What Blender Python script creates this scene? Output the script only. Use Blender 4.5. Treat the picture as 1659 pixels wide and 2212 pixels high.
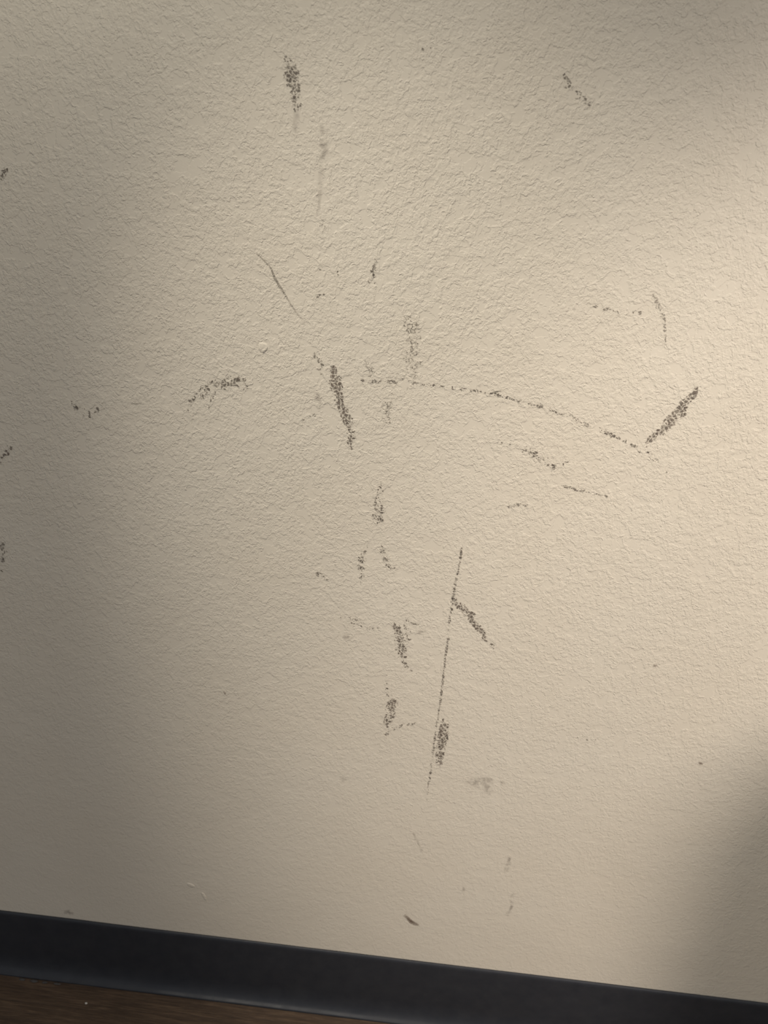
import bpy, bmesh, math, random
from mathutils import Vector, Matrix, noise as mnoise

for o in list(bpy.data.objects):
    bpy.data.objects.remove(o, do_unlink=True)
scene = bpy.context.scene
COL = scene.collection
random.seed(7)

# ---------------------------------------------------------------- camera
# back wall = plane y 0, room on the -y side, floor z 0 (metres)
cam_d = bpy.data.cameras.new('camera')
cam = bpy.data.objects.new('camera', cam_d)
COL.objects.link(cam)
cam_d.sensor_fit = 'HORIZONTAL'
cam_d.sensor_width = 36.0
cam_d.lens = 36.0
cam_d.clip_start = 0.01
PITCH, YAW, ROLL = math.radians(22), math.radians(3), math.radians(4.175)
fwd = Vector((-math.sin(YAW) * math.cos(PITCH), math.cos(YAW) * math.cos(PITCH), -math.sin(PITCH)))
r0 = Vector((math.cos(YAW), math.sin(YAW), 0))
u0 = r0.cross(fwd)
rgt = r0 * math.cos(ROLL) + u0 * math.sin(ROLL)
upv = -r0 * math.sin(ROLL) + u0 * math.cos(ROLL)
cam.matrix_world = Matrix(((rgt.x, upv.x, -fwd.x, 0.0), (rgt.y, upv.y, -fwd.y, -0.6857),
                           (rgt.z, upv.z, -fwd.z, 0.9765), (0, 0, 0, 1)))
cam_d.dof.use_dof = True
cam_d.dof.focus_distance = 0.74
cam_d.dof.aperture_fstop = 9.0
scene.camera = cam

# ---------------------------------------------------------------- world, lamps, exposure
vs = scene.view_settings
vs.view_transform = 'Standard'
vs.look = 'None'
vs.exposure = 0.0
vs.gamma = 1.0
vs.use_curve_mapping = False

world = bpy.data.worlds.new('world')
scene.world = world
world.use_nodes = True
bg = world.node_tree.nodes['Background']
bg.inputs[0].default_value = (0.915, 0.945, 1.0, 1)
bg.inputs[1].default_value = 0.325


def lamp(name, kind, loc, power, color, radius, aim=None, angle=None, blend=None):
    d = bpy.data.lights.new(name, kind)
    d.energy = power
    d.color = color
    d.shadow_soft_size = radius
    if kind == 'SPOT':
        d.spot_size = angle
        d.spot_blend = blend
    o = bpy.data.objects.new(name, d)
    COL.objects.link(o)
    o.location = loc
    if aim is not None:
        o.rotation_euler = (Vector(aim) - Vector(loc)).to_track_quat('-Z', 'Y').to_euler()
    return o


lamp('wall_lamp', 'POINT', (-0.268, -0.351, 1.453), 3.35, (1.0, 0.945, 0.80), 0.05)
lamp('ceiling_spot', 'SPOT', (-0.578, -0.602, 1.729), 55.0, (1.0, 0.925, 0.82), 0.03, (0.494, 0, 0.042), 0.815, 0.78)
lamp('reading_lamp', 'SPOT', (1.696, -1.134, 1.395), 120.0, (1.0, 0.90, 0.825), 0.08, (0.965, 0, 0.80), 0.86, 0.30)
lamp('room_lamp', 'POINT', (3.2, -2.4, 2.9), 110.0, (1.0, 0.86, 0.75), 0.15)


# ---------------------------------------------------------------- helpers
def tag(o, label=None, cat=None, kind=None, group=None):
    if label: o['label'] = label
    if cat: o['category'] = cat
    if kind: o['kind'] = kind
    if group: o['group'] = group
    return o


def mesh_obj(name, verts, faces, material, parent=None, smooth=False):
    me = bpy.data.meshes.new(name)
    me.from_pydata(verts, [], faces)
    me.validate()
    bm = bmesh.new()
    bm.from_mesh(me)
    bmesh.ops.recalc_face_normals(bm, faces=bm.faces)
    bm.to_mesh(me)
    bm.free()
    if smooth:
        me.polygons.foreach_set('use_smooth', [True] * len(me.polygons))
    me.materials.append(material)
    o = bpy.data.objects.new(name, me)
    COL.objects.link(o)
    if parent: o.parent = parent
    return o


def box(name, lo, hi, material, parent=None, bevel=0.0, loc=None):
    bm = bmesh.new()
    bmesh.ops.create_cube(bm, size=1)
    s = [hi[k] - lo[k] for k in range(3)]
    c = [(hi[k] + lo[k]) / 2 for k in range(3)]
    for v in bm.verts:
        v.co = Vector((v.co.x * s[0] + c[0], v.co.y * s[1] + c[1], v.co.z * s[2] + c[2]))
    if bevel:
        bmesh.ops.bevel(bm, geom=list(bm.edges), offset=bevel, segments=1, affect='EDGES')
    me = bpy.data.meshes.new(name)
    bm.to_mesh(me)
    bm.free()
    me.materials.append(material)
    o = bpy.data.objects.new(name, me)
    COL.objects.link(o)
    if parent: o.parent = parent
    return o


class G:
    """tiny node-graph builder"""
    def __init__(self, tree, dim='3D'):
        self.t = tree
        self.dim = dim

    def n(self, typ, **kw):
        nd = self.t.nodes.new(typ)
        for k, v in kw.items():
            setattr(nd, k, v)
        return nd

    def link(self, a, b):
        self.t.links.new(a, b)

    def put(self, sock, v):
        if isinstance(v, bpy.types.NodeSocket):
            self.link(v, sock)
        else:
            sock.default_value = v

    def m(self, op, a, b=None, c=None, clamp=False):
        nd = self.n('ShaderNodeMath', operation=op, use_clamp=clamp)
        for i, v in enumerate((a, b, c)):
            if v is not None:
                self.put(nd.inputs[i], v)
        return nd.outputs[0]

    def smooth(self, v, lo, hi, a=0.0, b=1.0):
        nd = self.n('ShaderNodeMapRange', interpolation_type='SMOOTHSTEP')
        for i, x in enumerate((v, lo, hi, a, b)):
            self.put(nd.inputs[i], x)
        return nd.outputs[0]

    def noise(self, vec, scale, detail=2.0, rough=0.5, dist=0.0):
        nd = self.n('ShaderNodeTexNoise', noise_dimensions=self.dim)
        self.link(vec, nd.inputs['Vector'])
        nd.inputs['Scale'].default_value = scale
        nd.inputs['Detail'].default_value = detail
        nd.inputs['Roughness'].default_value = rough
        nd.inputs['Distortion'].default_value = dist
        return nd.outputs[0]

    def vor(self, vec, scale, feature):
        nd = self.n('ShaderNodeTexVoronoi', feature=feature, voronoi_dimensions=self.dim)
        self.link(vec, nd.inputs['Vector'])
        nd.inputs['Scale'].default_value = scale
        return nd

    def on_wall(self, pos):
        """position along a wall and height above the floor"""
        s = self.n('ShaderNodeSeparateXYZ')
        self.link(pos, s.inputs[0])
        c = self.n('ShaderNodeCombineXYZ')
        self.link(self.m('SUBTRACT', s.outputs[0], s.outputs[1]), c.inputs[0])
        self.link(s.outputs[2], c.inputs[1])
        return c.outputs[0], s.outputs[2]

    def offset(self, vec, scale, amount):
        nz = self.n('ShaderNodeTexNoise', noise_dimensions=self.dim)
        self.link(vec, nz.inputs['Vector'])
        nz.inputs['Scale'].default_value = scale
        nz.inputs['Detail'].default_value = 2
        s = self.n('ShaderNodeVectorMath', operation='SUBTRACT')
        self.link(nz.outputs['Color'], s.inputs[0])
        s.inputs[1].default_value = (0.5, 0.5, 0.5)
        k = self.n('ShaderNodeVectorMath', operation='SCALE')
        self.link(s.outputs[0], k.inputs[0])
        k.inputs['Scale'].default_value = amount
        a = self.n('ShaderNodeVectorMath', operation='ADD')
        self.link(vec, a.inputs[0])
        self.link(k.outputs[0], a.inputs[1])
        return a.outputs[0]


def relief_group():
    """knocked-down plaster relief: height in metres from a position"""
    t = bpy.data.node_groups.new('plaster_relief', 'ShaderNodeTree')
    t.interface.new_socket('Vector', in_out='INPUT', socket_type='NodeSocketVector')
    t.interface.new_socket('Height', in_out='OUTPUT', socket_type='NodeSocketFloat')
    g = G(t, '2D')
    gi = g.n('NodeGroupInput')
    go = g.n('NodeGroupOutput')
    p, up = g.on_wall(gi.outputs[0])
    w = g.offset(p, 130, 0.0055)
    # broad trowelled patches that lie flat
    flat = g.smooth(g.noise(w, 50, 3, 0.55), 0.54, 0.61)
    # ragged terrace edges
    e1 = g.smooth(g.noise(w, 95, 3, 0.62), 0.48, 0.52)
    e2 = g.smooth(g.noise(w, 190, 2, 0.6), 0.45, 0.55)
    # crinkled splatter
    c1 = g.noise(p, 335, 3, 0.58, 0.3)
    c2 = g.smooth(g.m('ABSOLUTE', g.m('SUBTRACT', g.noise(w, 200, 2, 0.6), 0.5)), 0.0, 0.08)
    rough = g.m('SUBTRACT', 1.0, g.m('MULTIPLY', flat, 0.88))
    h = g.m('MULTIPLY', e1, 0.00014)
    h = g.m('MULTIPLY_ADD', flat, 0.00012, h)
    crin = g.m('MULTIPLY_ADD', c1, 0.00052, g.m('MULTIPLY_ADD', e2, 0.00010, g.m('MULTIPLY', c2, 0.00006)))
    h = g.m('MULTIPLY_ADD', crin, rough, h)
    # the texture coat thins out towards the baseboard
    h = g.m('MULTIPLY', h, g.smooth(up, 0.05, 0.85, 0.36, 1.0))
    h = g.m('MULTIPLY_ADD', g.noise(p, 9, 1, 0.5), 0.0010, h)
    g.link(h, go.inputs[0])
    return t


RELIEF = relief_group()


def new_mat(name):
    m = bpy.data.materials.new(name)
    m.use_nodes = True
    g = G(m.node_tree)
    bsdf = m.node_tree.nodes['Principled BSDF']
    pos = g.n('ShaderNodeNewGeometry').outputs['Position']
    return m, g, bsdf, pos


def ramp(g, fac, stops):
    nd = g.n('ShaderNodeValToRGB')
    els = nd.color_ramp.elements
    while len(els) < len(stops):
        els.new(0.5)
    for e, (p, c) in zip(els, stops):
        e.position = p
        e.color = (*c, 1)
    g.link(fac, nd.inputs[0])
    return nd.outputs[0]


def wall_paint():
    m, g, b, pos = new_mat('painted_plaster')
    grp = g.n('ShaderNodeGroup')
    grp.node_tree = RELIEF
    g.link(pos, grp.inputs[0])
    bump = g.n('ShaderNodeBump')
    bump.inputs['Strength'].default_value = 1.0
    bump.inputs['Distance'].default_value = 1.0
    g.link(grp.outputs[0], bump.inputs['Height'])
    g.link(bump.outputs[0], b.inputs['Normal'])
    col = ramp(g, g.noise(pos, 6, 3, 0.55), [(0.3, (0.655, 0.590, 0.480)), (0.7, (0.672, 0.612, 0.505))])
    g.link(col, b.inputs['Base Color'])
    b.inputs['Roughness'].default_value = 0.62
    b.inputs['Specular IOR Level'].default_value = 0.3
    return m


def scuff_mat(name, colour, cell, kind, bias=0.30):
    """dirt film that only sits on the high spots of the plaster: clear elsewhere"""
    m, g, b, pos3 = new_mat(name)
    g.dim = '2D'
    pos, _up = g.on_wall(pos3)
    at = g.n('ShaderNodeAttribute', attribute_name='cover')
    cov = at.outputs['Fac']
    w = g.offset(pos, cell * 0.9, 1.3 / cell)
    fine = g.noise(pos, cell * 1.9, 2, 0.6)
    if kind == 'smear':
        blot = g.smooth(g.noise(w, cell * 0.6, 3, 0.6), 0.30, 0.68)
        alpha = g.m('MULTIPLY', g.m('MULTIPLY', cov, blot), 0.42, clamp=True)
    elif kind == 'scratch':
        alpha = g.m('MULTIPLY', g.m('MULTIPLY', cov, g.smooth(fine, 0.30, 0.55)), 0.55, clamp=True)
    elif kind == 'stain':
        alpha = g.m('MULTIPLY', cov, g.smooth(fine, 0.25, 0.6, 0.3, 0.85), clamp=True)
    else:
        rnd = g.vor(w, cell, 'F1').outputs['Color']
        sep = g.n('ShaderNodeSeparateColor')
        g.link(rnd, sep.inputs[0])
        edge = g.vor(w, cell, 'DISTANCE_TO_EDGE').outputs['Distance']
        low = g.noise(pos, 130, 2, 0.5)
        v = g.m('MULTIPLY_ADD', sep.outputs[0], 0.55, g.m('MULTIPLY_ADD', fine, 1.0, g.m('MULTIPLY', low, 0.95)))
        v = g.m('SUBTRACT', g.m('MULTIPLY', cov, 1.25), g.m('SUBTRACT', v, bias))
        if kind == 'vein':
            body = g.smooth(v, -0.02, 0.08)
            line = g.smooth(edge, 0.05, 0.12, 1.0, 0.10)
            alpha = g.m('MULTIPLY', g.m('MULTIPLY', body, line), 0.62)
        else:
            body = g.smooth(v, -0.03, 0.05)
            gap = g.smooth(edge, 0.03, 0.19, 0.0, 1.0)
            tone = g.smooth(g.noise(pos, cell * 0.7, 2, 0.6), 0.3, 0.65, 0.45, 0.88)
            alpha = g.m('MULTIPLY', g.m('MULTIPLY', body, gap), tone)
    g.link(alpha, b.inputs['Alpha'])
    g.link(ramp(g, g.noise(pos, 60, 3, 0.6), [(0.3, [c * 0.8 for c in colour]), (0.7, [c * 1.2 for c in colour])]),
           b.inputs['Base Color'])
    b.inputs['Roughness'].default_value = 0.6
    b.inputs['Specular IOR Level'].default_value = 0.25
    grp = g.n('ShaderNodeGroup')
    grp.node_tree = RELIEF
    g.link(pos3, grp.inputs[0])
    bump = g.n('ShaderNodeBump')
    bump.inputs['Distance'].default_value = 1.0
    g.link(grp.outputs[0], bump.inputs['Height'])
    g.link(bump.outputs[0], b.inputs['Normal'])
    return m


def vinyl():
    m, g, b, pos = new_mat('black_vinyl')
    sc = g.noise(pos, 55, 4, 0.65)
    g.link(ramp(g, sc, [(0.35, (0.0225, 0.0245, 0.030)), (0.75, (0.031, 0.0325, 0.037))]), b.inputs['Base Color'])
    g.link(g.smooth(g.noise(pos, 30, 3, 0.6), 0.3, 0.7, 0.42, 0.55), b.inputs['Roughness'])
    b.inputs['Specular IOR Level'].default_value = 0.4
    bump = g.n('ShaderNodeBump')
    bump.inputs['Distance'].default_value = 1.0
    g.link(g.m('MULTIPLY', g.noise(pos, 160, 3, 0.6), 0.00012), bump.inputs['Height'])
    g.link(bump.outputs[0], b.inputs['Normal'])
    return m


def wood(name, shift):
    m, g, b, pos = new_mat(name)
    mp = g.n('ShaderNodeMapping')
    mp.inputs['Location'].default_value = (shift, shift * 0.37, 0)
    mp.inputs['Scale'].default_value = (5, 90, 1)
    g.link(pos, mp.inputs[0])
    a = g.noise(mp.outputs[0], 2.2, 5, 0.65, 0.8)
    mp2 = g.n('ShaderNodeMapping')
    mp2.inputs['Location'].default_value = (shift * 2.1, 0, 0)
    mp2.inputs['Scale'].default_value = (30, 420, 1)
    g.link(pos, mp2.inputs[0])
    f = g.noise(mp2.outputs[0], 2.0, 3, 0.6)
    v = g.m('MULTIPLY_ADD', a, 0.65, g.m('MULTIPLY', f, 0.35))
    g.link(ramp(g, v, [(0.33, (0.034, 0.020, 0.012)), (0.5, (0.074, 0.046, 0.027)), (0.68, (0.148, 0.096, 0.057))]), b.inputs['Base Color'])
    b.inputs['Roughness'].default_value = 0.5
    bump = g.n('ShaderNodeBump')
    bump.inputs['Distance'].default_value = 1.0
    g.link(g.m('MULTIPLY', v, 0.0006), bump.inputs['Height'])
    g.link(bump.outputs[0], b.inputs['Normal'])
    return m


def plain(name, colour, rough=0.7):
    m, g, b, pos = new_mat(name)
    g.link(ramp(g, g.noise(pos, 300, 3, 0.6), [(0.3, [c * 0.75 for c in colour]), (0.7, [min(1, c * 1.2) for c in colour])]), b.inputs['Base Color'])
    b.inputs['Roughness'].default_value = rough
    return m


PAINT = wall_paint()
VINYL = vinyl()
WOODS = [wood('dark_wood_%d' % k, 1.7 * k) for k in range(3)]
SUBFLOOR = plain('subfloor', (0.03, 0.025, 0.02), 0.9)
FILM = {
    'speck': scuff_mat('scuff_speckled', (0.165, 0.140, 0.112), 340, 'speck', 0.50),
    'dots': scuff_mat('scuff_dotted', (0.155, 0.130, 0.105), 360, 'dots', 0.46),
    'bold': scuff_mat('scuff_bold', (0.170, 0.138, 0.110), 290, 'speck', 0.53),
    'vein': scuff_mat('scuff_veined', (0.18, 0.155, 0.125), 270, 'vein', 0.56),
    'smear': scuff_mat('scuff_smear', (0.20, 0.165, 0.14), 260, 'smear'),
    'scratch': scuff_mat('scratch_line', (0.14, 0.115, 0.09), 500, 'scratch'),
    'stain': scuff_mat('brown_stain', (0.14, 0.085, 0.055), 400, 'stain'),
}

# ---------------------------------------------------------------- the room
wall = tag(box('wall_back', (-2.2, 0.0, 0.0), (2.2, 0.12, 2.6), PAINT),
           'pale beige textured plaster wall covered in dark scuff marks', None, 'structure')

floor = tag(box('floor', (-2.2, -2.4, -0.03), (2.2, 0.0, -0.006), SUBFLOOR),
            'dark brown wood-look plank floor', None, 'structure')
PW, PL = 0.178, 1.22
row = 0
y = 0.0
while y > -2.3:
    x = -2.2 - (0.02 if row == 0 else (row * 0.47) % PL)
    k = 0
    while x < 2.2:
        a, b_ = max(x, -2.2), min(x + PL, 2.2)
        if b_ - a > 0.05:
            box('plank', (a + 0.0006, max(y - PW, -2.4) + 0.0006, -0.006), (b_ - 0.0006, y - 0.0006, 0.0),
                WOODS[(row * 2 + k) % 3], floor, bevel=0.0008)
        x += PL
        k += 1
    y -= PW
    row += 1


def cove(name, x0, x1, fn, parent_kind='structure'):
    """rubber cove base: thin rounded lip, flat face, toe curving out onto the floor"""
    prof = [(0.0, 0.1005), (0.0012, 0.1008), (0.0024, 0.1000), (0.0031, 0.0980), (0.0034, 0.0950), (0.0034, 0.0300)]
    for k in range(1, 8):
        a = k / 7 * math.pi / 2
        prof.append((0.0034 + 0.0105 * (1 - math.cos(a)), 0.0300 - 0.0272 * math.sin(a)))
    prof += [(0.0148, 0.0021), (0.0150, 0.0008), (0.0148, 0.0), (0.0, 0.0)]
    n = 90
    vs_, fs = [], []
    for i in range(n + 1):
        s = x0 + (x1 - x0) * i / n
        for (d, z) in prof:
            # the soft strip waves very slightly along the wall
            wob = 0.0004 * mnoise.noise(Vector((s * 9, z * 20, 3.1))) if d > 0.001 else 0
            lip = 0.0005 * mnoise.noise(Vector((s * 14, 0.3, 8.0))) if z > 0.09 else 0
            vs_.append(fn(s, d + wob, z + lip))
    m_ = len(prof)
    for i in range(n):
        for j in range(m_):
            j2 = (j + 1) % m_
            fs.append((i * m_ + j, i * m_ + j2, (i + 1) * m_ + j2, (i + 1) * m_ + j))
    fs.append(tuple(range(m_)))
    fs.append(tuple(range(n * m_, n * m_ + m_)))
    o = mesh_obj(name, vs_, fs, VINYL, smooth=True)
    return tag(o, None, None, 'structure')


bb = cove('baseboard_back', -2.2, 2.2, lambda s, d, z: (s, -d, z))
bb['label'] = 'black rubber cove baseboard along the foot of the wall'

# added low half wall, out of view, only to shade the wall's lower right
PX, PH, R = 0.905, 0.882, 0.085
bm = bmesh.new()
prof = [(2.2, 0.0), (PX, 0.0)]
for k in range(13):
    a = k / 12 * math.pi / 2
    prof.append((PX + R - R * math.cos(a), PH - R + R * math.sin(a)))
prof.append((2.2, PH))
ring = []
for yy in (-0.42, -0.48):
    ring.append([bm.verts.new((xx, yy, zz)) for xx, zz in prof])
for j in range(len(prof)):
    j2 = (j + 1) % len(prof)
    bm.faces.new((ring[0][j], ring[0][j2], ring[1][j2], ring[1][j]))
bm.faces.new(ring[0])
bm.faces.new(ring[1])
bmesh.ops.recalc_face_normals(bm, faces=bm.faces)
me = bpy.data.meshes.new('shadow_blocker')
bm.to_mesh(me)
bm.free()
me.materials.append(PAINT)
blocker = bpy.data.objects.new('shadow_blocker', me)
COL.objects.link(blocker)
tag(blocker, None, None, 'structure')

# ---------------------------------------------------------------- marks on the wall (quads in mm on the wall plane)
SCUFFS = [
    ('dark speckled vertical scuff near the upper edge', 'speck', [(-136.2,1082.5,-139.8,1081.7,0.25), (-133.6,1077.8,-140.1,1076.5,0.6), (-129.7,1070.3,-140.6,1068.1,0.78), (-127.3,1063,-139.8,1060.9,0.82), (-127.2,1056.1,-138.1,1053.5,0.78), (-125.5,1048.9,-134.2,1046.7,0.72), (-125.5,1042.2,-132.3,1041.6,0.7), (-126.1,1036.6,-132.2,1036.6,0.35)]),
    ('faint grey tail below the upper speckled scuff', 'smear', [(-126.6,1039.9,-131.9,1039.9,0.5), (-126.4,1031.1,-133.2,1031.3,0.5), (-127.7,1023.2,-133.7,1023.6,0.35), (-129.5,1018,-134,1018.5,0.1)]),
    ('pale grey vertical smear left of centre top', 'smear', [(-107.5,1030.8,-111.2,1030.1,0.3), (-104.9,1023.6,-110.9,1022.6,0.5), (-101.8,1012.7,-110.9,1011.9,0.7), (-102.7,1004.2,-110.3,1004.5,0.6), (-105.2,991.9,-111.4,992.2,0.45), (-106,981.4,-111.4,981.4,0.6), (-107.1,970.6,-111.8,970.7,0.5), (-108,961.5,-111.9,961.6,0.3)]),
    ('tiny specks below the pale smear', 'speck', [(-106.6,959.9,-111.4,956,0.4), (-101.4,955.1,-106.8,950.5,0.5), (-98.7,951.1,-102.9,947.6,0.3)]),
    ('small dark dots under the top edge', 'dots', [(-40.9,1085.1,-39.4,1082.3,0.4), (-35.9,1087.9,-34,1083.9,0.6), (-30.5,1089.5,-28.9,1085.3,0.6), (-24.6,1090.4,-23.5,1087.5,0.5)]),
    ('sparse diagonal speckled scuff at upper right', 'dots', [(72.8,1079.5,70.4,1076.5,0.45), (79.6,1077.1,74.6,1072.1,0.62), (87.3,1070.7,81.8,1065.3,0.66), (94.3,1065.7,89.3,1059.8,0.66), (100.6,1060.4,97.5,1055.6,0.62), (107.7,1056,106,1052.6,0.55)]),
    ('short dark streak near the middle', 'speck', [(-58.3,931.9,-59.9,931.8,0.5), (-57.2,926.8,-60.3,927.1,0.9), (-58,921.3,-62.8,921.7,0.85), (-56.9,915.6,-63.2,916.1,0.7), (-58.2,909.1,-65.2,910.8,0.5), (-59.6,905.9,-65.8,907.6,0.2)]),
    ('short row of dark dots beside the streak', 'dots', [(-110.2,896.5,-109.8,893.4,0.5), (-106.3,897.6,-105.6,893.8,0.75), (-102.2,898.7,-101.7,894.9,0.7), (-97.1,898.7,-97,895.6,0.6)]),
    ('tiny pair of dots above the dot row', 'dots', [(-110,919,-109.9,916,0.5), (-105.8,919.3,-106.1,916.3,0.7), (-102.8,918.4,-103.4,916.1,0.6)]),
    ('hairline nick left of the streak', 'dots', [(-89.1,918.4,-91.5,918.7,0.5), (-89.8,915.3,-92.2,915.6,0.7), (-90,912.3,-92.4,912.4,0.4)]),
    ('thin grooved scratch running diagonally', 'scratch', [(-161.7,928.4,-162.8,927.2,0.4), (-155.6,923.5,-156.7,922.3,0.6), (-148.1,916.2,-149.5,915.3,0.9), (-145.1,909.6,-147.3,908.4,1), (-140.2,902.3,-142.3,900.9,0.9), (-134.7,893.9,-136,893,0.8), (-131.7,889.4,-133.1,888.5,0.5), (-125.3,880.4,-126.6,879.4,0.5), (-118.6,873.8,-119.8,872.6,0.3)]),
    ('outlined speckled patch at the head of the bold scuff', 'speck', [(-108,849.5,-111.4,847,0.4), (-103.3,845.9,-109.9,842.1,0.58), (-99.4,839,-108.3,836.1,0.58), (-98.5,832.8,-107.1,829,0.5), (-96.5,828.3,-101.9,824,0.4)]),
    ('bold dark scuff in the middle of the wall', 'bold', [(-91.4,839.1,-94.5,837.8,0.5), (-87.8,835.5,-95.2,833.3,0.95), (-86.7,829.6,-94.1,827.6,0.9), (-82.8,824.8,-95,820.7,1), (-81.1,818.2,-92.8,815.8,0.98), (-82.6,813.2,-91.7,810.5,0.85), (-79.7,809.2,-89,804.6,0.8), (-77.1,802.3,-86.7,798,0.88), (-74.7,795.6,-83.3,791.3,0.85), (-71.4,789.9,-80.8,785.2,0.95), (-69.1,783,-78.3,780.2,0.8), (-67.6,773.7,-77.1,771.9,0.72), (-67.2,764.7,-74.9,763.1,0.6), (-66.7,756.3,-72.8,755.4,0.4), (-67.3,750.6,-71.6,750.2,0.15)]),
    ('faint rub left of the bold scuff', 'smear', [(-102.9,811.7,-108,810.5,0.3), (-100.6,806.1,-108.2,804.2,0.7), (-99.5,799.3,-106.2,797.4,0.5), (-99.7,794.7,-103.9,793.4,0.2)]),
    ('few dark flecks below left of the bold scuff', 'dots', [(-120.7,784.3,-119.5,781.1,0.4), (-113.9,788.4,-111.7,783.7,0.6), (-109.3,791.4,-106.9,786.8,0.55), (-102.9,793.8,-101.5,790.7,0.4)]),
    ('broad thin-lined scuff patch right of the bold scuff', 'vein', [(-34.8,888,-38.9,879.3,0.45), (-25.2,886.2,-33.4,874.4,0.6), (-15.5,877.3,-28.2,870.1,0.65), (-12.6,866.4,-28.9,865.1,0.62), (-11.5,857.5,-29.5,857.8,0.6), (-11.2,848.6,-30.9,850.1,0.55), (-12,838.9,-31.9,839.8,0.5), (-12.9,829.9,-31.2,830.4,0.45), (-15.9,816.3,-29.3,816.8,0.3)]),
    ('small veined scuff above the long dotted line', 'vein', [(-59.3,850.2,-65.8,848.3,0.4), (-56,842.5,-64.8,839.8,0.55), (-52.9,836.8,-63.8,832.4,0.6), (-51.6,830.8,-59.2,825.5,0.55), (-49.6,827.7,-54.1,822.5,0.4)]),
    ('small veined scuff below the long dotted line', 'vein', [(-22.8,812,-25.6,819.1,0.4), (-30.9,807.8,-33.9,816.7,0.55), (-35.7,806.3,-44,813.5,0.66), (-35.9,801.7,-46.1,802.3,0.68), (-36.3,794.9,-45.5,793.5,0.68), (-35.4,788.4,-42.9,786.2,0.55), (-35.5,783.7,-40.5,782.3,0.2)]),
    ('dark dashes at the left end of the dotted line', 'dots', [(-66.1,826.4,-66.2,823.9,0.6), (-61,826.8,-61.2,823.4,0.7), (-54.4,827.4,-54.3,822.3,0.65), (-47.8,827.5,-47.6,824.2,0.75), (-41,827.7,-41,824.3,0.9), (-35.9,827.7,-36,824.3,0.95), (-30.8,826.9,-31,824.3,0.9)]),
    ('long dotted scuff line sweeping to the right', 'dots', [(-24.3,827.8,-24.2,825.3,0.44), (-17.5,828.4,-17.6,825,0.66), (-4.5,827.8,-4.6,824.5,0.616), (9.3,827.7,9.2,824.4,0.66), (22.8,826.4,22.6,823,0.572), (33.2,826,33.1,822.6,0.66), (47.9,825.5,47.7,821.4,0.704), (58.6,824.3,58.1,820.2,0.704), (69.3,822.3,68.7,818.1,0.66), (82,820,81.5,815.8,0.66), (94.9,818.5,94.1,812.7,0.66), (107.7,815.4,106.9,810.4,0.6864), (118.3,812.5,117.8,808.3,0.66), (127.5,811,126.4,807.1,0.66), (132.9,807.3,130.5,803.1,0.836), (136.7,805,135.8,801,0.792), (146.8,802.1,146.4,798.8,0.616), (157.5,800,156.5,795.9,0.66), (165.8,796.3,164.5,791.5,0.66), (175.7,792.9,174.8,788.9,0.616), (187,788.7,185.9,784.6,0.572), (196.1,785.5,194.8,780.7,0.528)]),
    ('flat dark edge mark on the dotted line', 'scratch', [(52.5,825.1,52.9,823.5,0.5), (57.4,826,57.8,824.3,1), (61,826.9,61.4,825.7,0.6)]),
    ('last loose flecks past the dotted line', 'dots', [(190.8,783.9,190.6,779.6,0.6), (198.1,783.6,197,777.7,0.62), (206.9,779.7,204.7,774.3,0.55), (217,772.6,213.7,769,0.45), (223.8,761.5,221.5,758.1,0.5), (231.5,759.7,231.3,756.2,0.4)]),
    ('bold dark diagonal scuff at the right', 'bold', [(231.1,845.6,228.7,845.9,0.3), (232.4,841,227.6,842.2,0.8), (231.8,835.6,226,839.2,0.95), (228.5,830.5,222.4,835.4,0.85), (226.5,824.7,217,830.5,0.96), (225.2,818.9,214.4,824.2,0.86), (222.6,812.7,212.7,819.8,0.9), (218.9,807.6,208.5,815.7,0.9), (215,803.1,206.5,809.3,0.78), (210.6,797.6,203.2,803.9,0.76), (206,792.9,199.7,799.2,0.74), (201.8,790,196.3,794.4,0.92), (199.3,786.2,194.9,789.1,0.6), (196.2,782.5,192.7,785.3,0.3)]),
    ('hatched scuff slanting below the dotted line', 'dots', [(58.1,780.2,58.4,775.8,0.4), (73.7,781.1,73.3,775.9,0.5), (82.3,778.6,80.7,771.9,0.6), (91.5,777.5,89.1,769.2,0.66), (100.9,772.9,97.9,764.8,0.68), (109.9,769.3,106.9,761.1,0.66), (117.8,764.7,113.8,758.1,0.72), (121.3,758.8,118.4,755.7,0.6)]),
    ('two flecks at the end of the hatched scuff', 'dots', [(120.6,762,123.3,758.3,0.5), (126,766.2,128.5,762.4,0.7), (130.5,767.6,131.8,765.3,0.4)]),
    ('short thin dark line low on the right', 'dots', [(124.2,743.9,124.1,741.2,0.7), (130.9,743.6,130.6,740,0.9), (139.8,741.7,139.5,738.1,0.8), (149.4,740.4,149.2,736.8,0.75), (158.2,738.5,158,735.8,0.7), (166.9,737.9,166.8,734.3,0.7), (173.8,736.8,173.8,734,0.5)]),
    ('faint dotted line at the right', 'dots', [(119.3,908.3,119.2,906,0.4), (127,907.7,126.8,904.7,0.55), (137.1,905.8,136.9,902.8,0.62), (146.9,905.4,147,901.6,0.66), (156.4,905.8,157.3,899.7,0.6), (165,906.4,165.4,901.9,0.55), (172.8,904.6,172.2,900.2,0.6)]),
    ('curved double hairline at the right', 'vein', [(171.6,928.3,168.5,926.4,0.5), (176.1,922.8,172.4,920.4,0.65), (181.7,916.9,177,913.5,0.7), (187,910.2,182,907.2,0.68), (191.5,902.3,186.7,900.4,0.62), (193.1,894.9,190.2,894.3,0.6), (194.8,888.7,192.5,888.3,0.6), (198.9,872.4,196.6,872.1,0.25), (202.1,860.6,199.8,860.2,0.1)]),
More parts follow.
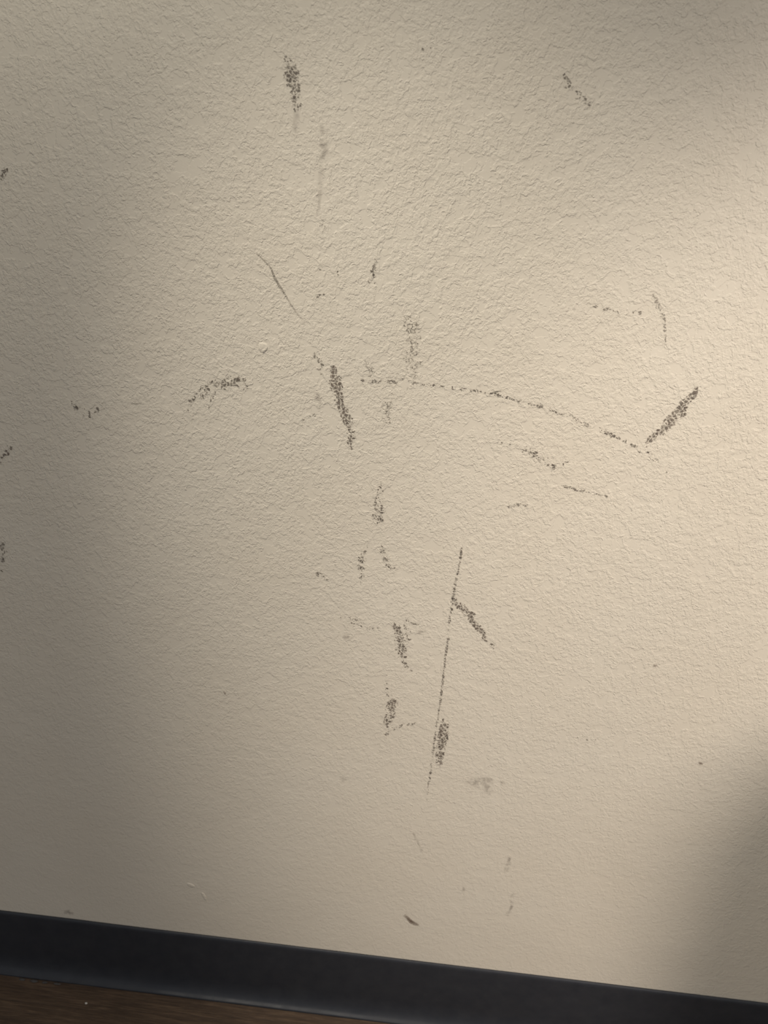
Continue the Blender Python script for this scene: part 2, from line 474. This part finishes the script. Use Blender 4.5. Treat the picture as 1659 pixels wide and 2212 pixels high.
    ('faint speckled arc at the far left', 'dots', [(-339.6,785.3,-343.3,782.1,0.5), (-334.3,780.4,-339,775.4,0.58), (-326.7,776.5,-331.3,768,0.6), (-320,776.6,-320.2,765.8,0.6), (-313.7,778.4,-309.8,770.9,0.58), (-306.9,782.1,-304.1,779.1,0.5)]),
    ('tiny dash between the left arcs', 'scratch', [(-280.3,785.2,-280.4,783.9,0.4), (-274.6,785.7,-274.6,784.4,0.7), (-270.1,786.4,-270.1,785.4,0.6)]),
    ('mottled curved scuff left of centre', 'speck', [(-232.2,781.5,-227.1,778.7,0.45), (-228.2,789.6,-221.8,785.6,0.58), (-222,799.8,-215.3,792.4,0.62), (-213.6,805.7,-207.7,796.7,0.6), (-206.7,811.9,-200.5,802.1,0.68), (-197.8,816.8,-195.4,805.2,0.7), (-188.9,818.1,-187,805.5,0.68), (-179,820.7,-179.6,809.5,0.66), (-168.9,816.9,-175.9,807.6,0.66), (-166.1,809.4,-170.9,805.4,0.6)]),
    ('thin dark tick under the mottled scuff', 'speck', [(-197.6,807,-200.9,807.7,0.75), (-199.5,800.7,-202.7,801.6,0.8), (-201.8,794.2,-205.9,795.3,0.78), (-204.4,788.2,-206.9,788.7,0.6), (-205.8,783.8,-207.5,784,0.4)]),
    ('dark spot at the left edge high up', 'bold', [(-385.9,971.7,-381.3,970.7,0.85), (-385.3,976.4,-378.5,973.4,0.72), (-380.4,980.5,-376,977,0.6), (-376.5,982.1,-374.4,980.2,0.3)]),
    ('dark scuff at the left edge at mid height', 'bold', [(-420.2,714.7,-415.2,711.4,0.6), (-416,721.2,-410.4,717.2,0.7), (-411.9,726.7,-405.8,722,0.72), (-407.7,731.6,-403.5,725.2,0.85), (-401.4,733.3,-399.9,728.2,0.5)]),
    ('dark flecks at the left edge', 'speck', [(-416.7,639.2,-425.7,637.2,0.3), (-416,629.1,-426.8,628.6,0.5), (-419.3,618,-430,618.1,0.72), (-420.9,608.7,-430.8,608.2,0.66), (-424.2,597.7,-432.1,597.3,0.45), (-426.9,587.4,-431.9,586.9,0.2)]),
    ('speckled vertical scuff below the bold scuff', 'dots', [(-39,733.9,-43.3,733.4,0.4), (-37.6,726.4,-43.7,726,0.6), (-36.6,717.5,-44.5,717.9,0.62), (-36,708.5,-47.5,709.6,0.66), (-36.8,701.5,-47.5,701.2,0.75), (-36,696.7,-47.5,694.5,0.78), (-34.2,690,-46.8,689.8,0.66), (-37.9,682.1,-45.8,683.7,0.4)]),
    ('speckled mark slanting down to the left', 'dots', [(-46.7,663.6,-52,665,0.5), (-47.6,653.8,-55.5,656.2,0.72), (-49.8,645.7,-58.8,647.5,0.72), (-49.7,638.4,-59.8,638.4,0.75), (-50.1,630.5,-59.4,629.8,0.68), (-51.1,622.5,-57.5,621.3,0.5), (-50.7,616.4,-55.3,615.1,0.3)]),
    ('fainter speckled mark slanting down to the right', 'dots', [(-35,667.5,-39.3,665.6,0.4), (-30.9,660.3,-37.8,657.4,0.58), (-28.2,653,-35.7,649,0.62), (-24.4,647,-32.2,641.6,0.58), (-24.6,641.6,-24.5,633.4,0.4), (-16.5,648.1,-12.6,641.3,0.35)]),
    ('small smudge left of the slanting marks', 'dots', [(-100.9,630,-102.8,626.4,0.5), (-94.6,627.4,-97.6,621.9,0.75), (-89.3,624.1,-91.4,618.2,0.62), (-83.3,621.8,-84.1,617.7,0.5)]),
    ('few flecks above the small smudge', 'dots', [(-82.7,641.8,-84.5,637,0.4), (-79.6,640.9,-80,634.7,0.55), (-76.7,641.1,-75.6,637.3,0.3)]),
    ('faint dotted smear crossing to the veined cluster', 'dots', [(-77.5,583.6,-78.8,576.1,0.35), (-63.8,582.4,-65.6,572.8,0.5), (-52.4,579.8,-54.7,570.3,0.55), (-40.2,575.2,-42.5,566.8,0.55), (-29.6,572.1,-31.7,563.6,0.5)]),
    ('faint grey spot under the dotted smear', 'smear', [(-70,558.8,-68.7,552.4,0.4), (-63.9,561.3,-63.5,553.5,0.9), (-58.5,559.6,-59.1,554.1,0.4)]),
    ('dark mottled cluster low in the middle', 'bold', [(-17.4,580.5,-22.3,575.2,0.45), (-11,576.7,-20.4,569,0.66), (-6.2,568.8,-18.4,562.3,0.82), (-3.5,560.6,-16.2,555.6,0.76), (-1.9,553.9,-14.8,549.4,0.74), (-0.8,546.1,-11.8,542,0.76), (-0.2,538,-8.4,534.8,0.62), (0.3,532.3,-5,527.4,0.5), (4.7,527.2,2.1,522.4,0.4), (10.7,523.5,8.4,518.4,0.5), (13.3,520.6,12,517.5,0.2)]),
    ('speckled branch beside the mottled cluster', 'speck', [(0.4,584.5,-5.1,585.9,0.6), (0.9,578,-8.4,579.2,0.62), (0.7,570.5,-8.7,569.1,0.55), (2.4,561,-6.1,559.3,0.62), (1.6,553.6,-5.1,553.4,0.5)]),
    ('short dark dash by the mottled cluster', 'scratch', [(-1.4,582,-1.8,579.9,0.6), (2.9,581.2,2.6,578.5,1), (8.5,580.2,8.4,578.6,0.7)]),
    ('faint smear right of the mottled cluster', 'smear', [(3.7,568.2,6,564.7,0.3), (7.9,573.1,10.7,567.4,0.7), (13.6,575.5,15.8,570.7,0.5), (17.5,577,19.1,574.3,0.2)]),
    ('long thin vertical scuff line', 'dots', [(43.1,669.8,40.8,669.7,0.8), (43.7,661.8,41,661.9,0.95), (43.2,653.6,40.5,653.9,0.9), (42.9,643.4,40.2,643.7,0.85), (42,633.9,38.4,634.5,0.7), (41.5,625.8,37.8,626,0.8), (41.9,617.4,37.3,617.7,0.75), (41.4,608.9,36.8,609.3,0.72), (40.7,601.6,37,601.8,0.75), (39.9,590.9,37.1,591,0.85), (39.8,583.4,37,583.4,0.85), (40,575.9,37.2,575.7,0.4), (40.7,564.9,37.8,564.9,1), (40.2,554.8,37.4,555,0.95), (39.8,544.8,36.9,544.9,0.95), (40.3,534.7,37.4,534.8,0.75), (39.9,524.4,37,524.5,0.85), (40.1,511.8,37.2,511.8,0.8), (40,497.8,37.1,497.9,0.85), (39.8,484.8,36.8,484.9,0.8), (39.1,470.4,36.2,470.5,0.85), (38.8,458.3,35.8,458.4,0.75), (38.7,443.6,35.7,443.7,0.85), (38.4,429.9,35.4,430,0.85), (38.8,414.9,34.7,414.9,0.65), (38.2,399.6,35.1,399.6,0.85), (38,384.1,34.9,384.2,0.7), (37.9,368.4,34.8,368.4,0.7), (38,355.2,34.9,355.2,0.5), (37.5,343.8,35.4,343.8,0.2)]),
    ('dark slanting scuff branching from the vertical line', 'bold', [(39,618.1,35.8,614.4,0.75), (45,613,40.3,608.1,0.72), (49.6,608.3,44.3,601.1,0.85), (54.5,605.1,50.4,597,0.76), (62.4,600,55.6,592.9,0.95), (64.4,593.1,57.8,587.5,0.82), (70,586.6,65,580.4,0.86), (76.8,579.3,71.1,573.9,0.95), (79.2,572.4,74.8,568.5,0.75), (81.9,568.2,79.7,564.7,0.5), (86.3,565,83.4,562.3,0.75), (88.4,557.8,85.8,556.7,0.4)]),
    ('light flecks leading down to the dark patch', 'dots', [(-19.5,517.9,-23.3,516.5,0.4), (-16.5,510,-22.3,508.8,0.55), (-15.3,499.8,-23.1,500.4,0.55), (-16.7,492.6,-24.5,490.8,0.5), (-13.7,489.4,-20.9,483,0.4)]),
    ('dark mottled patch low in the middle', 'bold', [(-6.6,485.8,-14.2,488.3,0.5), (-5.9,478.5,-18,483.4,0.82), (-7.9,473.6,-20.8,473.3,0.84), (-5.9,466.7,-17.9,466.5,0.68), (-8.8,457.9,-20.1,462.5,0.78), (-11.4,452.8,-20.5,452.6,0.78), (-10.4,445.4,-18.5,445.6,0.5), (-13.9,437.9,-19,437.8,0.72), (-13,431.3,-15.9,430,0.2)]),
    ('thin curved tail right of the dark patch', 'dots', [(-14.1,445.4,-12.4,441,0.5), (-6.7,450.6,-4.3,445.3,0.6), (1.3,456,2.9,451.6,0.6), (12.1,459.8,13.6,455.4,0.75), (16.6,463.3,18.4,460.4,0.3)]),
    ('small ringed spot left of the dark patch', 'speck', [(-39.9,476.7,-40.9,470.8,0.5), (-37.1,477.8,-36.6,468.2,0.62), (-34.3,477.4,-32.6,471.9,0.5)]),
    ('brownish rubbed patch beside the vertical line', 'bold', [(46.1,468.9,41.7,466.4,0.6), (51.5,461.4,41.6,460.1,0.85), (51.2,452.7,39.3,453.9,0.86), (52.1,444.7,39.1,444.7,0.95), (51.9,435.5,38.9,436.6,0.9), (50.3,426.6,39.2,428,0.88), (49.1,418.1,39,418.7,0.8), (48.8,411.7,39.8,410,0.7), (49.5,403.9,42.5,403,0.4), (48.3,395.5,43.2,395.9,0.15)]),
    ('soft grey smudge below the rubbed patch', 'smear', [(75.8,391.4,75.9,382.5,0.3), (84.1,394.5,85.1,379.2,0.7), (93.1,398.3,96.4,378.1,0.8), (106.3,397,96.9,384,0.8), (109.8,382,93.8,378.3,0.6), (108.6,373.4,101.2,369.5,0.25)]),
    ('small soft smudge right of the grey smudge', 'smear', [(111.4,392.5,112.6,386.2,0.3), (116.6,394.5,117.2,386.8,0.7), (121.3,392.5,120.9,387.4,0.3)]),
    ('faint thin streak low in the middle', 'smear', [(25.4,306.8,23.1,304.9,0.7), (30.1,297.9,27.4,295.6,0.9), (34.7,288.8,32,286.5,0.6), (39.5,281.6,35,277.8,0.5)]),
    ('faint spot low right of centre', 'smear', [(139.4,287.3,134.5,285.1,0.6), (142.1,279.2,135.7,279.6,1), (140.1,268.2,133.8,270.1,0.6), (138.8,258.3,133.5,259.5,0.3)]),
    ('faint vertical drip mark low right of centre', 'smear', [(150.7,230,146.3,230.2,0.5), (151.4,220,146,219.5,0.8), (152.6,211,148.2,211,1), (151.5,200.6,147.4,203,0.8), (148.5,192.3,143.1,197.9,0.8)]),
    ('pale drip mark low in the middle', 'smear', [(93.1,231.5,88.7,231.3,0.7), (93.4,223,89.1,222.2,0.5), (95.2,211.5,92,210.5,0.2)]),
    ('small brown mark just above the black baseboard', 'stain', [(25.5,178,22.9,172.9,0.35), (29.9,174,27.1,169.1,0.7), (34.4,169.3,31.4,162.8,1), (38.9,166,37.6,160,0.75), (43.8,163.8,43.1,159.2,0.4)]),
    ('faint round smudge low left of centre', 'smear', [(-65.2,370.6,-63,364.7,0.4), (-61.1,374.5,-58.9,365.9,0.9), (-56.4,374.6,-55.4,368.2,0.3)]),
    ('faint smudge above the left baseboard', 'smear', [(-406.3,114,-406.4,105.9,0.5), (-399.4,117.5,-400.9,106,0.9), (-391.9,116.3,-394,106.4,0.5)]),
    ('tiny brown fleck at the left', 'stain', [(-194.7,473.7,-196.4,472.3,0.3), (-192.7,471.3,-195.3,469.1,0.5), (-192.2,469.3,-193.9,467.7,0.3)]),
    ('three small flecks in a row right of centre', 'dots', [(69.1,715.7,69.8,712,0.5), (77.6,717,78.6,713.4,0.55), (84.9,720.6,86.2,716,0.7), (92.3,721.3,92.6,716.6,0.72), (99.4,720.6,99.5,716.9,0.5)]),
    ('light flecks far down on the right', 'dots', [(177.7,465,178.2,459,0.5), (190.9,465.5,191.3,459.5,0.35), (200.9,465,201.3,457.8,0.6), (209,464.2,209.6,459.5,0.4)]),
    ('tiny speck near the lower right shadow', 'stain', [(318.4,447.6,318.1,444.1,0.4), (320.9,447,320.8,442.9,0.8), (323.3,446.2,323.4,443.2,0.3)]),
    ('tiny dark speck right of the vertical line', 'stain', [(248.2,560.9,248.1,557.7,0.4), (249.7,560.9,250.5,557.1,0.6), (251.8,561.1,252.7,558.5,0.3)]),
]


ACROSS = (-1.0, -0.6, 0.0, 0.6, 1.0)
FALL = {'smear': (0.0, 0.55, 1.0), 'scratch': (0.3, 0.9, 1.0), 'stain': (0.0, 0.7, 1.0)}
for label, kind, rows in SCUFFS:
    fall = FALL.get(kind, (0.0, 0.72, 1.0))
    spread = {'speck': 1.35, 'bold': 1.3, 'dots': 1.3, 'vein': 1.3}.get(kind, 1.0)
    vs_, fs, cv = [], [], []
    # subdivide between the given rows so that the outline bends softly
    fine = []
    for i in range(len(rows) - 1):
        for s in range(3):
            t = s / 3
            fine.append([rows[i][q] * (1 - t) + rows[i + 1][q] * t for q in range(5)])
    fine.append(list(rows[-1]))
    for i, (xa, za, xb, zb, c) in enumerate(fine):
        if i in (0, len(fine) - 1):
            c *= 0.7
        for s in ACROSS:
            t = (s * spread + 1) / 2
            vs_.append(((xa + (xb - xa) * t) / 1000, -0.00025, (za + (zb - za) * t) / 1000))
            cv.append(c * (fall[2] if s == 0 else fall[1] if abs(s) < 0.9 else fall[0]))
    for i in range(len(fine) - 1):
        for j in range(4):
            a = i * 5 + j
            fs.append((a, a + 1, a + 6, a + 5))
    me = bpy.data.meshes.new('scuff_mark')
    me.from_pydata(vs_, [], fs)
    if me.polygons[0].normal.y > 0:
        me.flip_normals()
    at = me.attributes.new('cover', 'FLOAT', 'POINT')
    at.data.foreach_set('value', cv)
    me.materials.append(FILM[kind])
    o = bpy.data.objects.new({'scratch': 'scratch', 'stain': 'stain', 'smear': 'smudge'}.get(kind, 'scuff_mark'), me)
    COL.objects.link(o)
    o.parent = wall
    o['label'] = label

# raised spots in the paint: a round blister and two small drips
def dome(name, cx, cz, rx, rz, h, tilt, label):
    NB, NR = 28, 5
    ct, st = math.cos(tilt), math.sin(tilt)
    vs_, fs = [(cx, -h - 0.0003, cz)], []
    for r in range(1, NR + 1):
        f = r / NR
        for k in range(NB):
            a = 2 * math.pi * k / NB
            s = f * (1 + 0.06 * math.sin(3 * a + 0.5))
            u, v = rx * s * math.cos(a), rz * s * math.sin(a)
            vs_.append((cx + u * ct - v * st, -h * (1 - f ** 4) - 0.0002 if r < NR else 0.0004, cz + u * st + v * ct))
    for k in range(NB):
        fs.append((0, 1 + k, 1 + (k + 1) % NB))
        for r in range(NR - 1):
            a = 1 + r * NB
            fs.append((a + k, a + NB + k, a + NB + (k + 1) % NB, a + (k + 1) % NB))
    o = mesh_obj(name, vs_, fs, PAINT, wall, smooth=True)
    o['label'] = label


dome('paint_blister', -0.1555, 0.8474, 0.0050, 0.0052, 0.0005, 0.0, 'small round raised paint blister')
dome('paint_drip', -0.2233, 0.1669, 0.0022, 0.0075, 0.00035, 0.35, 'small raised paint drip above the baseboard')
dome('paint_drip', -0.2397, 0.1828, 0.0060, 0.0030, 0.0003, -0.4, 'flat raised paint blob beside the drip')


# ---------------------------------------------------------------- crumbs on the floor
def crumb(name, loc, size, material, seed):
    bm = bmesh.new()
    bmesh.ops.create_icosphere(bm, subdivisions=2, radius=1)
    for v in bm.verts:
        k = 1 + 0.35 * mnoise.noise(v.co * 1.7 + Vector((seed, 0, 0)))
        v.co = Vector((v.co.x * size[0] * k, v.co.y * size[1] * k, v.co.z * size[2] * k))
    lo = min(v.co.z for v in bm.verts)
    for v in bm.verts:
        v.co.z -= lo
    me = bpy.data.meshes.new(name)
    bm.to_mesh(me)
    bm.free()
    me.materials.append(material)
    o = bpy.data.objects.new(name, me)
    COL.objects.link(o)
    o.location = loc
    return o


CHIP = plain('white_chip', (0.62, 0.58, 0.52), 0.8)
DUST = plain('grey_dust', (0.065, 0.06, 0.055), 0.9)
tag(crumb('paint_chip', (-0.3691, -0.0378, 0.0), (0.0018, 0.0011, 0.0009), CHIP, 3.0),
    'tiny white paint chip lying on the dark wood floor', 'paint chip')
DUSTS = [((-0.4640, -0.0175), (0.0042, 0.0016, 0.0010), 'grey dust crumb farthest left against the black baseboard toe'),
         ((-0.4480, -0.0178), (0.0052, 0.0018, 0.0012), 'longest grey dust crumb against the black baseboard toe'),
         ((-0.4330, -0.0180), (0.0036, 0.0016, 0.0011), 'grey dust crumb right of the longest crumb at the baseboard toe'),
         ((-0.4170, -0.0176), (0.0048, 0.0014, 0.0009), 'grey dust crumb farthest right against the black baseboard toe')]
for k, ((dx, dy), sz, lb) in enumerate(DUSTS):
    tag(crumb('dust_crumb', (dx, dy, 0.0), sz, DUST, 10.0 + k), lb, 'dust', None, 'dust crumbs along the baseboard')
